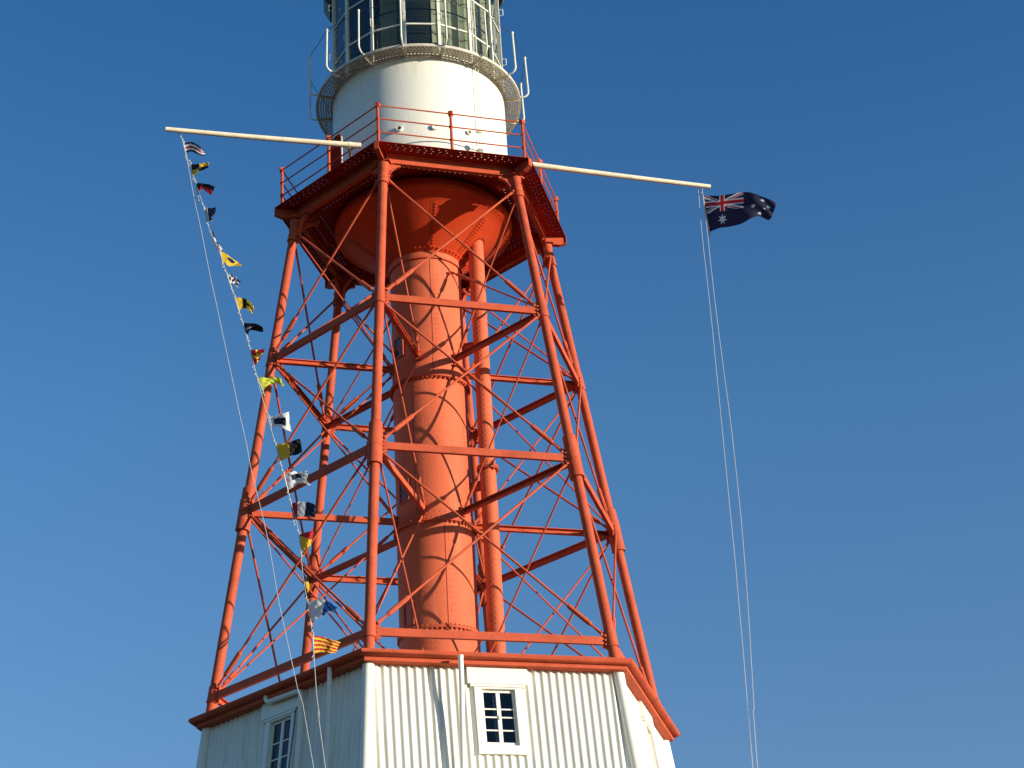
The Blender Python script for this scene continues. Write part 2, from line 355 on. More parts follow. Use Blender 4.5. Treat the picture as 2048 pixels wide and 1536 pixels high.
for z, az in ((0.32, -52), (-2.68, -50), (-5.05, -48)):       # small windows in the shaded side of the column
    a = radians(az); c = C(0.70, a, z); n_ = C(1, a, 0); t_ = C(1, a + pi / 2, 0); u = Vector((0, 0, 1))
    m = MB()
    for sg in (-1, 1):
        m.box(c + t_ * sg * 0.125 + n_ * 0.005, t_, n_, u, 0.018, 0.012, 0.22); m.box(c + u * sg * 0.205 + n_ * 0.004, t_, n_, u, 0.107, 0.010, 0.018)
    m.box(c + n_ * 0.002, t_, n_, u, 0.107, 0.006, 0.007)
    o = m.build('column_window', RED, LH, smooth=False)
    m = MB(); m.box(c - n_ * 0.012, t_, n_, u, 0.105, 0.014, 0.186); m.build('pane', [DGLASS], o, smooth=False)

# ---- funnel under the drum
m = MB(); prof = [(0.70, 2.28), (0.72, 2.30), (1.46, 2.90), (1.55, 2.965), (1.63, 3.01), (1.70, 3.04), (1.735, 3.06), (1.745, 3.10), (1.76, 3.105), (1.76, 3.20), (1.70, 3.21), (1.70, 3.30)]
m.lathe(prof, N)
m.lathe([(0.70, 2.262), (0.80, 2.352), (0.805, 2.345), (0.72, 2.262)], N)
for i in range(54): a = 2 * pi * i / 54; m.tube(C(0.765, a, 2.34), C(0.79, a, 2.295), 0.019, 0.016, 6)
for az in range(8, 368, 45):
    a = radians(az)
    for i in range(14):
        t = (i + 0.6) / 14; r = 0.80 + 0.66 * t; z = 2.365 + 0.535 * t
        for da in ((0.05, 0.11) if az == 53 else (0.05,)):
            m.rivet(C(r, a + da / r, z - 0.003), C(0.63, a, -0.77), 0.021)
    m.add([C(0.76, a, 2.325 - 0.006), C(1.5, a, 2.925 - 0.006), C(1.5, a - 0.008, 2.925 - 0.006), C(0.76, a - 0.012, 2.325 - 0.006)], [(0, 1, 2, 3)], 1)
for i in range(90): a = 2 * pi * i / 90; m.rivet(C(1.66, a, 3.015), C(0.5, a, -0.8), 0.011)
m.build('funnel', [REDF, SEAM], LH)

# ---- weight tube beside the column
ta = radians(74); tr = 1.045; tc = C(tr, ta, 0)
m = MB()
m.lathe([(0.150, 2.66), (0.150, 0.99), (0.146, 0.985), (0.146, -2.15), (0.150, -2.16), (0.150, -4.0), (0.146, -4.01), (0.148, -7.4)], 40, (tc.x, tc.y))
for z0 in range(0, 92):
    zz = 2.5 - z0 * 0.105
    for a in (-0.42, -0.02): m.rivet(tc + C(0.150, a, zz), C(1, a, 0), 0.010)
for zz in (1.05, 0.93, -3.94, -4.07):
    for i in range(22): a = 2 * pi * i / 22; m.rivet(tc + C(0.15, a, zz), C(1, a, 0), 0.009)
wt = m.build('weight_tube', REDC, LH)
m = MB(); m.lathe([(0.145, -2.19), (0.205, -2.19), (0.205, -2.225), (0.145, -2.225)], 40, (tc.x, tc.y)); m.lathe([(0.145, -2.235), (0.205, -2.235), (0.205, -2.265), (0.145, -2.265)], 40, (tc.x, tc.y))
for i in range(10): a = 2 * pi * i / 10; m.tube(tc + C(0.18, a, -2.16), tc + C(0.18, a, -2.30), 0.014, 0.014, 6)
m.build('tube_flange', RED, wt)
m = MB()
for i in range(24):
    a = 2 * pi * i / 24; p = tc + C(0.19, a, 0); r = sqrt(p.x ** 2 + p.y ** 2); m.rivet(Vector((p.x, p.y, 2.30 + (r - 0.72) * 0.811 - 0.012)), C(0.63, math.atan2(p.x, -p.y), -0.77), 0.016)
m.build('tube_collar', RED, wt)
for z in (0.36, -2.55):
    m = MB(); d = C(1, ta, 0); s_ = C(1, ta + pi / 2, 0)
    m.box(d * ((0.70 + tr - 0.14) / 2) + Vector((0, 0, z)), d, s_, (0, 0, 1), (tr - 0.14 - 0.70) / 2 + 0.02, 0.012, 0.085)
    m.box(d * ((0.70 + tr - 0.14) / 2) + Vector((0, 0, z + 0.09)), d, s_, (0, 0, 1), (tr - 0.14 - 0.70) / 2 + 0.02, 0.05, 0.008)
    m.build('tube_bracket', RED, LH)

# ---- deck with drainage holes, beams and railing
RD = 2.976
def deck_sector(mb):
    nu = 21; rows = [2.976, 2.93, 2.85, 2.77, 2.69, 2.61, 2.5, 2.40, 2.32, 2.24, 2.16, 2.06, 1.96, 1.60]
    holes = {1: 0, 2: 1, 3: 0, 7: 0, 8: 1, 10: 0}
    zt, zb = ZD, ZD - 0.012
    def P(r, t, z): a, b = C(r, 0, z), C(r, A60, z); return a + (b - a) * t
    for q in range(len(rows) - 1):
        r0, r1 = rows[q], rows[q + 1]
        for i in range(nu):
            t0, t1 = i / nu, (i + 1) / nu
            hole = q in holes and (i + holes[q]) % 1 == 0 and not (i in (0, nu - 1)) 
            for z in (zt, zb):
                c = [P(r0, t0, z), P(r0, t1, z), P(r1, t1, z), P(r1, t0, z)]
                if hole:
                    sh = (0.25 if holes[q] else -0.0)
                    cc = P((r0 + r1) / 2, (t0 + t1) / 2 + sh / nu, z); e = (P(1, 1, z) - P(1, 0, z)).normalized(); f = Vector((0, 0, 1)).cross(e); s_ = 0.0125
                    h = [cc - e * s_ - f * s_, cc + e * s_ - f * s_, cc + e * s_ + f * s_, cc - e * s_ + f * s_]
                    mb.add(c + h, [(0, 1, 5, 4), (1, 2, 6, 5), (2, 3, 7, 6), (3, 0, 4, 7)])
                else: mb.add(c, [(0, 1, 2, 3)])
    mb.hexa([P(RD, 0, zb), P(RD, 1, zb), P(RD - 0.001, 1, zb), P(RD - 0.001, 0, zb), P(RD, 0, zt), P(RD, 1, zt), P(RD - 0.001, 1, zt), P(RD - 0.001, 0, zt)])
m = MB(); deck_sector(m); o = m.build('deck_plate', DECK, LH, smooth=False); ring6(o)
# edge angle, ring beam, corner cantilever
m = MB(); RB = 2.53
def side(r, z, e0=0.0, e1=0.0):
    a, b = C(r, 0, z), C(r, A60, z); d = (b - a).normalized(); return a + d * e0, b - d * e1
n_mid = C(1, A60 / 2, 0)
a, b = side(RB, 3.245, 0.05, 0.05)
hh = 0.105; tw = 0.012; fw = 0.05
sec = [(-fw, hh), (fw, hh), (fw, hh - tw), (tw / 2, hh - tw), (tw / 2, -hh + tw), (fw, -hh + tw), (fw, -hh), (-fw, -hh), (-fw, -hh + tw), (-tw / 2, -hh + tw), (-tw / 2, hh - tw), (-fw, hh - tw)]
m.extrude(sec, a, b, n_mid, Vector((0, 0, 1)))
for i in range(26):
    p = a + (b - a) * ((i + 0.5) / 26)
    for zz in (-0.086, ): m.rivet(p + n_mid * 0.006 + Vector((0, 0, zz + 0.01)), n_mid, 0.012)
o = m.build('deck_beam', RED, LH); ring6(o)
m = MB(); a = C(RB - 0.05, 0, 3.25); b = C(RD - 0.02, 0, 3.25)
zt, z1_, z2_ = 3.355, 3.15, 3.25     # tapering cantilever web, thickened by flanges
vs = []
for x in (-0.007, 0.007): vs += [(x, -(RB - 0.45), zt), (x, -(RD - 0.01), zt), (x, -(RD - 0.01), 3.20), (x, -(RD - 0.16), 3.15), (x, -(RB - 0.45), 3.14)]
m.add(vs, [(0, 1, 2, 3, 4), (9, 8, 7, 6, 5)] + [(i, (i + 1) % 5, 5 + (i + 1) % 5, 5 + i) for i in range(5)])
m.box((0, -(RD - 0.015), 3.277), (1, 0, 0), (0, 1, 0), (0, 0, 1), 0.045, 0.006, 0.077)
m.beam((0, -(RD - 0.16), 3.145), (0, -(RB - 0.45), 3.135), 0.10, 0.012)
m.beam((0, -(RD - 0.015), 3.198), (0, -(RD - 0.16), 3.145), 0.10, 0.012)
o = m.build('corner_cantilever', RED, LH, smooth=False); ring6(o)
RL = 2.825
def post(az_pt, corner=True):
    m = MB(); x, y = az_pt
    b = lambda z: Vector((x, y, z))
    m.tube(b(ZD), b(ZD + 0.90), 0.030, 0.026, 12)
    m.tube(b(ZD), b(ZD + 0.03), 0.06, 0.05, 12)
    for z in (0.30, 0.60, 0.90):
        m.tube(b(ZD + z - 0.035), b(ZD + z), 0.030, 0.046, 12); m.tube(b(ZD + z), b(ZD + z + 0.035), 0.046, 0.030, 12)
    m.box(b(ZD + 0.905), (1, 0, 0), (0, 1, 0), (0, 0, 1), 0.042, 0.042, 0.042)
    m.tube(b(ZD + 0.945), b(ZD + 0.965), 0.05, 0.02, 12)
    return m
c0 = C(RL, 0, 0); cm = (C(RL, 0, 0) + C(RL, A60, 0)) / 2
for c in (c0, cm):
    o = post((c.x, c.y)).build('railing_post', RED, LH); ring6(o)
for z in (0.30, 0.60, 0.90):
    m = MB(); m.tube(C(RL, 0, ZD + z), C(RL, A60, ZD + z), 0.0135, 0.0135, 8); o = m.build('guard_rail', RED, LH); ring6(o)
# red cabinet fin standing on the deck at the left
m = MB(); cc = C(2.14, radians(-50), 0); s_ = Vector((0.77, -0.64, 0)); d = Vector((-0.64, -0.77, 0))
pr = [(-0.16, 0), (0.13, 0), (0.13, 1.18), (-0.02, 1.18), (-0.10, 1.02), (-0.16, 0.88)]
vs = [cc + s_ * x + d * sg * 0.012 + Vector((0, 0, ZD + z)) for sg in (-1, 1) for x, z in pr]
m.add(vs, [(0, 1, 2, 3, 4, 5), (11, 10, 9, 8, 7, 6)] + [(i, (i + 1) % 6, 6 + (i + 1) % 6, 6 + i) for i in range(6)])
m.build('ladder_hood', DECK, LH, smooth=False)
m = MB(); m.tube(cc + s_ * 0.16 + Vector((0, 0, ZD)), cc + s_ * 0.16 + Vector((0, 0, ZD + 1.1)), 0.012, 0.012, 8); m.build('conduit', FRAMEW, LH)

# ---- white drum
m = MB(); RDm = 1.765
m.lathe([(1.70, 3.36), (RDm, 3.372), (RDm, 6.10), (RDm + 0.02, 6.11), (RDm + 0.02, 6.15), (1.60, 6.16)], 128)
dr = m.build('drum', DRUM, LH)
for az, z, r, op in ((-12.6, 4.42, 0.062, 1), (9.5, 4.415, 0.062, 0), (32.5, 4.44, 0.055, 1)):
    a = radians(az); n_ = C(1, a, 0); c = C(RDm, a, z)
    m = MB(); t_ = C(1, a + pi / 2, 0); u = Vector((0, 0, 1)); K = 24
    vs = []
    for (rr, h) in ((r, -0.01), (r, 0.05), (r * 0.66, 0.05), (r * 0.66, -0.01)):
        vs += [c + n_ * h + (t_ * cos(2 * pi * i / K) + u * sin(2 * pi * i / K)) * rr for i in range(K)]
    m.add(vs, [(q * K + i, q * K + (i + 1) % K, (q + 1) * K + (i + 1) % K, (q + 1) * K + i) for q in range(3) for i in range(K)])
    o = m.build('vent_port', WTRIM, LH)
    m = MB(); m.tube(c - n_ * 0.005, c + n_ * (0.008 if op else 0.045), r * 0.67, r * 0.67, K); m.build('port_opening' if op else 'port_cover', INNER if op else WTRIM, o)
m = MB()
for az in (39.3, 41.7): m.tube(C(RDm + 0.055, radians(az), 3.38), C(RDm + 0.055, radians(az), 6.2), 0.009, 0.009, 8)
for z in (4.12, 4.55): m.box(C(RDm + 0.03, radians(40.5), z), C(1, radians(40.5), 0), C(1, radians(130.5), 0), (0, 0, 1), 0.035, 0.045, 0.012)
for az in (39.3, 41.7): m.poly([C(RDm + 0.055, radians(az), 6.15), C(1.81, radians(az), 6.3), C(1.80, radians(az), 8.0), C(1.80, radians(az), 9.2)], 0.011, 8)
m.build('lightning_conductor', FRAMEW, LH)

# ---- lantern gallery: perforated ring and hooked stanchions
GA = radians(-7.2); ZG = 6.15; st16 = pi / 8
m = MB(); nc, nr = 9, 5; ri, ro = RDm + 0.012, 2.10; aw = st16
for z in (ZG, ZG - 0.01):
    for i in range(nc):
        for q in range(nr):
            pad = 0.045
            sh = 0.25 if q % 2 else -0.25; a0 = (pad + (1 - 2 * pad) * max(0, i + sh) / nc) * aw if i else pad * aw; a1 = (pad + (1 - 2 * pad) * (i + 1 + sh) / nc) * aw if i < nc - 1 else (1 - pad) * aw
            r0 = ri + 0.03 + (ro - ri - 0.07) * q / nr; r1 = ri + 0.03 + (ro - ri - 0.07) * (q + 1) / nr
            sh = 0.25 if q % 2 else -0.25
            ac = (a0 + a1) / 2; rc = (r0 + r1) / 2; da = (a1 - a0) * 0.42; dr_ = (r1 - r0) * 0.42
            h = [C(rc - dr_, ac, z), C(rc, ac + da, z), C(rc + dr_, ac, z), C(rc, ac - da, z)]
            c = [C(r0, a0, z), C(r0, a1, z), C(r1, a1, z), C(r1, a0, z)]
            m.add(c + h, [(0, 1, 5, 4), (1, 2, 6, 5), (2, 3, 7, 6), (3, 0, 4, 7)])
    rA, rB = ri + 0.03, ro - 0.04
    for (x0, x1, y0, y1) in ((0, 1, ri - 0.02, rA), (0, 1, rB, ro)):
        for i in range(6): m.add([C(y0, aw * i / 6, z), C(y0, aw * (i + 1) / 6, z), C(y1, aw * (i + 1) / 6, z), C(y1, aw * i / 6, z)], [(0, 1, 2, 3)])
    for x0, x1 in ((0.004, 0.045), (0.955, 0.996)): m.add([C(rA, aw * x0, z), C(rA, aw * x1, z), C(rB, aw * x1, z), C(rB, aw * x0, z)], [(0, 1, 2, 3)])
def band(mb, r0, r1, z0, z1, a0, a1, n=6):
    for i in range(n):
        p, q = a0 + (a1 - a0) * i / n, a0 + (a1 - a0) * (i + 1) / n
        mb.hexa([C(r0, p, z0), C(r0, q, z0), C(r1, q, z0), C(r1, p, z0), C(r0, p, z1), C(r0, q, z1), C(r1, q, z1), C(r1, p, z1)])
band(m, ro, ro + 0.012, ZG - 0.03, ZG + 0.03, 0, aw)
m.beam(C(ri, 0, ZG - 0.035), C(ro, 0, ZG - 0.035), 0.012, 0.05)
gs = m.build('gallery_grating', GRATE, LH, smooth=False); gs.rotation_euler = (0, 0, GA)
def copy16(o, k):
    c = o.copy(); COL.objects.link(c); c.parent = LH; c.rotation_euler = (0, 0, o.rotation_euler.z + k * st16)
    for ch in o.children:
        d = ch.copy(); COL.objects.link(d); d.parent = c
for k in range(1, 16): copy16(gs, k)
m = MB(); pts = [C(2.06, 0, ZG + 0.02), C(2.16, 0, ZG + 0.01)]
for i in range(1, 7): a = pi / 2 * i / 6; pts.append(C(2.16 + 0.12 * sin(a), 0, ZG + 0.13 - 0.12 * cos(a)))
pts.append(C(2.26, 0, ZG + 0.98)); m.poly(pts, 0.019, 10); m.tube(C(2.26, 0, ZG + 0.96), C(2.26, 0, ZG + 1.02), 0.026, 0.026, 10)
o = m.build('gallery_stanchion', FRAMEW, LH); o.rotation_euler = (0, 0, GA)
for k in range(1, 16): copy16(o, k)
m = MB()
for k in range(16): m.tube(C(2.26, GA + k * st16, ZG + 0.99), C(2.26, GA + (k + 1) * st16, ZG + 0.99), 0.006, 0.006, 6)
m.build('gallery_wire', METAL, LH)

# ---- glazed lantern
RG = 1.745
TZ = [6.20, 6.975, 7.90, 8.85, 9.30]
m = MB()
for k in range(16):
    a = GA + k * st16; d = C(1, a, 0); s_ = C(1, a + pi / 2, 0)
    m.box(C(RG, a, 7.75), d, s_, (0, 0, 1), 0.035, 0.018, 1.60)
    m.box(C(RG + 0.037, a, 7.75), d, s_, (0, 0, 1), 0.006, 0.030, 1.60)
    for z in TZ[1:]: m.beam(C(RG + 0.005, a, z), C(RG + 0.005, a + st16, z), 0.03, 0.035)
    m.beam(C(RG, a, 6.19), C(RG, a + st16, 6.19), 0.08, 0.06)
lf = m.build('lantern_frame', FRAMEW, LH, smooth=False)
m = MB()
for k in range(16):
    a = GA + k * st16
    for i in range(4): m.add([C(RG, a, TZ[i]), C(RG, a + st16, TZ[i]), C(RG, a + st16, TZ[i + 1]), C(RG, a, TZ[i + 1])], [(0, 1, 2, 3)])
m.build('glazing', LGLASS, lf, smooth=False, recalc=False)
for z in (7.05, 8.35):
    m = MB(); p = C(RG + 0.045, 0, z); d = C(1, 0, 0)
    m.poly([p, p + d * 0.075, p + d * 0.075 + Vector((0, 0, 0.16)), p + Vector((0, 0, 0.16))], 0.009, 6)
    h0 = m.build('grab_handle', FRAMEW, lf)
    for k in range(16):
        h1 = h0 if k == 0 else h0.copy()
        if k: COL.objects.link(h1); h1.parent = lf
        h1.rotation_euler = (0, 0, GA + k * st16 + 0.015)
m = MB()
for z in (6.6, 7.45, 8.4): m.lathe([(1.60, z - 0.012), (1.63, z), (1.60, z + 0.012)], 48)
for k in range(8): a = GA + (k + 0.4) * pi / 4; m.tube(C(1.6, a, 6.2), C(1.6, a, 9.2), 0.022, 0.022, 8)
m.build('inner_bracing', METAL, lf)
m = MB(); m.lathe([(0.0, 6.165), (1.72, 6.165), (1.72, 6.20), (0.0, 6.20)], 32); m.build('lantern_floor', INNER, LH)
m = MB(); m.lathe([(1.95, 9.22), (1.98, 9.30), (1.90, 9.40), (1.5, 9.85), (0.9, 10.25), (0.25, 10.45), (0.2, 10.8), (0.0, 10.85)], 64); lr = m.build('lantern_roof', WTRIM, LH); m = MB(); m.lathe([(1.94, 9.25), (1.6, 9.22), (0.01, 9.23)], 64); m.build('roof_lining', CEIL, lr)
m = MB(); m.lathe([(0.48, 6.2), (0.30, 7.0), (0.5, 7.12), (0.5, 7.2), (0.3, 7.2)], 32)     # pedestal and beehive lens
m.build('lens_pedestal', DRUM, LH)
m = MB(); prof = []
for i in range(24):
    t = i / 23; r = 0.35 + 0.45 * sin(pi * (0.12 + 0.76 * t)); z = 7.25 + 1.7 * t; prof += [(r, z), (r + 0.05, z + 0.035)]
m.lathe(prof, 48); m.build('lens', LENS, LH)
def curtain(a0, a1, z0, z1, r=1.5, mt=None):
    m = MB(); n = int((a1 - a0) / 1.5); vs = []
    for i in range(n + 1):
        a = radians(a0 + (a1 - a0) * i / n); rr = r + 0.035 * sin(i * 1.3) + 0.02 * sin(i * 0.37)
        vs += [C(rr, a, z0 + 0.03 * sin(i * 0.9)), C(rr + 0.02, a, z1)]
    m.add(vs, [(2 * i, 2 * i + 2, 2 * i + 3, 2 * i + 1) for i in range(n)]); return m.build('lantern_curtain', mt or CURT, LH)
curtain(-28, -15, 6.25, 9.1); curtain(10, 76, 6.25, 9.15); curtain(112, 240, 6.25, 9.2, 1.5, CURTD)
m = MB(); a = radians(-88); d = C(1, a, 0); s_ = C(1, a + pi / 2, 0)
m.hexa([C(1.80, a, 8.62) - s_ * 0.25, C(1.80, a, 8.62) + s_ * 0.25, C(1.77, a, 8.62) + s_ * 0.25, C(1.77, a, 8.62) - s_ * 0.25,
        C(1.93, a, 8.88) - s_ * 0.25, C(1.93, a, 8.88) + s_ * 0.25, C(1.77, a, 8.88) + s_ * 0.25, C(1.77, a, 8.88) - s_ * 0.25])
m.box(C(1.85, a, 9.19), d, s_, (0, 0, 1), 0.08, 0.25, 0.30); m.build('lantern_vent', METAL, LH, smooth=False)

# ================================================================ BASE HOUSE (part of the lighthouse)
C30 = cos(pi / 6)
def rw(z): return 4.05 + (-7.2 - z) * 0.1333
NM = C(1, A60 / 2, 0); EX = Vector((cos(A60 / 2), sin(A60 / 2), 0)); UZ = Vector((0, 0, 1))
def W(x, z, h=0.0): return NM * (rw(z) * C30 + h) + EX * x + Vector((0, 0, z))     # a point on the wall of side 0
def wall(sash_bottom):
    m = MB(); p = 0.127; n = int(2 * 5.5 / 2 / p * 8); dx = p / 8
    cols = [i * dx for i in range(-int(2.85 / dx), int(2.85 / dx) + 1)]
    def h(x): return 0.019 * cos(2 * pi * x / p)
    def ztop(x): return min(-7.06, -7.2 - (2 * abs(x) - 4.05) / 0.1333)
    for a, b in zip(cols[:-1], cols[1:]):
        ta, tb = ztop(a), ztop(b)
        if min(ta, tb) < -17.9: continue
        segs = [(ta, tb, -17.97)]
        if max(abs(a), abs(b)) < 0.30: segs = [(ta, tb, -7.46), (sash_bottom - 0.03, sash_bottom - 0.03, -17.97)]
        for t0, t1, bt in segs: m.add([W(a, t0, h(a)), W(b, t1, h(b)), W(b, bt, h(b)), W(a, bt, h(a))], [(0, 1, 2, 3)])
    return m
def wbox(mb, x0, x1, z0, z1, h0, h1, mi=0):
    mb.hexa([W(x0, z0, h0), W(x1, z0, h0), W(x1, z0, h1), W(x0, z0, h1), W(x0, z1, h0), W(x1, z1, h0), W(x1, z1, h1), W(x0, z1, h1)], mi)
def window(sb, bars, parent):
    m = MB()
    wbox(m, -0.38, -0.27, sb - 0.155, -7.40, -0.01, 0.045); wbox(m, 0.27, 0.38, sb - 0.155, -7.40, -0.01, 0.045)
    wbox(m, -0.27, 0.27, -7.46, -7.40, -0.01, 0.044); wbox(m, -0.27, 0.27, sb - 0.155, sb - 0.03, -0.01, 0.044)
    wbox(m, -0.385, 0.385, sb - 0.175, sb - 0.155, -0.01, 0.05)
    for x0, x1 in ((-0.27, -0.262), (0.262, 0.27)): wbox(m, x0, x1, sb - 0.03, -7.46, -0.10, 0.0)
    wbox(m, -0.262, 0.262, -7.468, -7.46, -0.10, 0.0); wbox(m, -0.262, 0.262, sb - 0.03, sb - 0.02, -0.10, 0.0)
    o = m.build('window', WTRIM, parent, smooth=False)
    m = MB(); wbox(m, -0.485, 0.485, -7.385, -7.04, -0.01, 0.075); wbox(m, -0.44, 0.44, -7.43, -7.385, -0.01, 0.062); m.build('header_board', WTRIM, o, smooth=False)
    m = MB(); T, B = -7.475, sb - 0.015; st = 0.028
    wbox(m, -0.258, -0.232, B, T, -0.05, -0.015); wbox(m, 0.232, 0.258, B, T, -0.05, -0.015)
    wbox(m, -0.232, 0.232, T - 0.03, T, -0.05, -0.0155); wbox(m, -0.232, 0.232, B, B + 0.045, -0.05, -0.0155)
    wbox(m, -0.030, 0.030, B + 0.045, T - 0.03, -0.05, -0.010)
    for f in bars:
        z = T - (T - B) * f
        for x0, x1 in ((-0.232, -0.030), (0.030, 0.232)): wbox(m, x0, x1, z - 0.011, z + 0.011, -0.045, -0.018)
    wbox(m, -0.012, 0.012, (T + B) / 2 - 0.03, (T + B) / 2 + 0.03, -0.01, 0.008)
    m.build('sash', WTRIM, o, smooth=False)
    m = MB(); m.add([W(-0.24, B, -0.035), W(0.24, B, -0.035), W(0.24, T, -0.035), W(-0.24, T, -0.035)], [(0, 1, 2, 3)]); m.build('glass', PANE, o, smooth=False, recalc=False)
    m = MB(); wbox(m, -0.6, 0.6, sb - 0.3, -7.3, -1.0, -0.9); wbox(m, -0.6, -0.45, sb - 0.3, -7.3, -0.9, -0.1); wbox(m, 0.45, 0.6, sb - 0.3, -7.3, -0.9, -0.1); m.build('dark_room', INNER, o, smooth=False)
    m = MB(); vs = []; n = 16
    for x0, x1 in ((-0.07, 0.01),):
        for i in range(n + 1): x = x0 + (x1 - x0) * i / n; vs += [W(x, B, -0.09 + 0.012 * sin(i * 1.9)), W(x, T, -0.09 + 0.012 * sin(i * 1.9))]
    m.add(vs, [(2 * i, 2 * i + 2, 2 * i + 3, 2 * i + 1) for i in range(n)]); m.build('curtain', WCURT, o)
    return o
SB, BARS = -8.355, (0.34, 0.49, 0.73)
o = wall(SB).build('corrugated_wall', WHITE, LH); ring6(o)
m = MB(); m.tube(C(rw(-7.08), 0, -7.08), C(rw(-17.98), 0, -17.98), 0.095, 0.10, 24); cc_ = m.build('corner_capping', WTRIM, LH); ring6(cc_)
for k in range(6):
    o = window(SB if k != 5 else -8.95, BARS if k != 5 else (0.24, 0.42, 0.60, 0.80), LH)
    o.rotation_euler = (0, 0, PHI + k * pi / 3)
m = MB()
m.lathe([(4.335, -6.955), (4.357, -6.945), (4.366, -6.962), (4.362, -6.985), (4.345, -7.01), (4.315, -7.025), (4.28, -7.033), (4.245, -7.036), (4.235, -7.02), (4.235, -6.975), (4.335, -6.972), (4.335, -6.955)], 6)
rg = m.build('roof_gutter', RED, LH); rg.rotation_euler = (0, 0, PHI)
rg.data.set_sharp_from_angle(angle=radians(30))
m = MB(); m.lathe([(4.12, -7.02), (4.232, -7.025), (4.228, -7.10), (4.21, -7.105), (4.02, -7.105)], 6); o = m.build('fascia_board', RED, LH, smooth=False); o.rotation_euler = (0, 0, PHI)
m = MB(); m.lathe([(4.30, -6.99), (0.70, -6.90)], 6); o = m.build('roof_sheet', WHITE, LH, smooth=False); o.rotation_euler = (0, 0, PHI)
def face(k, o): o.rotation_euler = (0, 0, PHI + k * pi / 3); return o
def FP(x, z, apo): return NM * apo + EX * x + Vector((0, 0, z))
# pipes on the near faces
m = MB(); m.poly([FP(-0.645, -7.045, 3.835), FP(-0.65, -7.5, 3.84), FP(-0.672, -8.3, 3.85), FP(-0.70, -9.2, 3.87), FP(-0.75, -11, 4.02), FP(-0.8, -17.9, 4.9)], 0.041, 16); m.tube(FP(-0.645, -7.03, 3.835), FP(-0.645, -7.07, 3.835), 0.045, 0.045, 16); face(0, m.build('vent_pipe', WTRIM, LH))
m = MB(); m.poly([FP(1.36, -7.00, 3.71), FP(1.35, -7.8, 3.74), FP(1.345, -8.6, 3.78), FP(1.34, -10, 3.95), FP(1.33, -17.9, 4.88)], 0.036, 16); face(5, m.build('vent_pipe', WTRIM, LH))
m = MB()
pts = [FP(-0.27, -6.98, 3.66), FP(-0.27, -7.07, 3.66)]
for i in range(1, 6): a = pi / 2 * i / 5; pts.append(FP(-0.27 + 0.10 * (1 - cos(a)), -7.07 - 0.08 * sin(a), 3.66))
pts += [FP(0.50, -7.165, 3.66)]
for i in range(1, 6): a = pi / 2 * i / 5; pts.append(FP(0.50 + 0.10 * sin(a), -7.165 - 0.10 * (1 - cos(a)), 3.66))
pts += [FP(0.60, -7.8, 3.68), FP(0.60, -8.6, 3.76), FP(0.6, -17.9, 4.87)]
m.poly(pts, 0.042, 14); face(5, m.build('downpipe', WTRIM, LH))
m = MB(); m.poly([FP(0.585, -7.40, 3.66), FP(0.50, -7.435, 3.66), FP(0.46, -7.47, 3.66), FP(0.445, -7.7, 3.67), FP(0.40, -8.5, 3.76), FP(0.4, -10, 3.95)], 0.011, 8); face(5, m.build('cable', METAL, LH))

# ================================================================ SPARS
def spar(name, a, b, r0, r1, label):
    o0 = Vector(a); m = MB(); a, b = Vector(a), Vector(b); n = 14; pts = []; rr = []
    for i in range(n + 1): t = i / n; pts.append(a + (b - a) * t + Vector((0, 0, -0.012 * sin(pi * t)))); rr.append(r0 + (r1 - r0) * t)
    m.poly(pts, rr, 16)
    root = bpy.data.objects.new(name, None); COL.objects.link(root); root.location = o0 + Vector((0, 0, ZO)); tag(root, label, 'yard', 'timber yards held out from the gallery deck')
    m.build('spar', SPAR, root, origin=None)
    return root, (b - a)
def local(o, root): o.parent = root; o.matrix_parent_inverse = Matrix.Translation(-root.location); return o
ra, dv = spar('flag_yard', (-1.105, -2.59, 3.45), (-4.616, -3.313, 3.45), 0.055, 0.043, 'pale timber yard sticking out left of the red deck, carrying the string of signal flags')
for ch in ra.children: local(ch, ra)
m = MB(); m.tube((-1.30, -2.63, 3.45), (-1.34, -2.638, 3.45), 0.059, 0.059, 16); m.beam((-1.33, -2.63, 3.39), (-1.30, -2.25, 3.375), 0.05, 0.012)
local(m.build('mounting_strap', SPAR, ra), ra)
rb, dv2 = spar('flag_yard', (1.40, -2.01, 3.435), (5.655, -0.845, 3.43), 0.058, 0.043, 'pale timber yard sticking out right of the red deck, carrying the dark blue ensign')
for ch in rb.children: local(ch, rb)

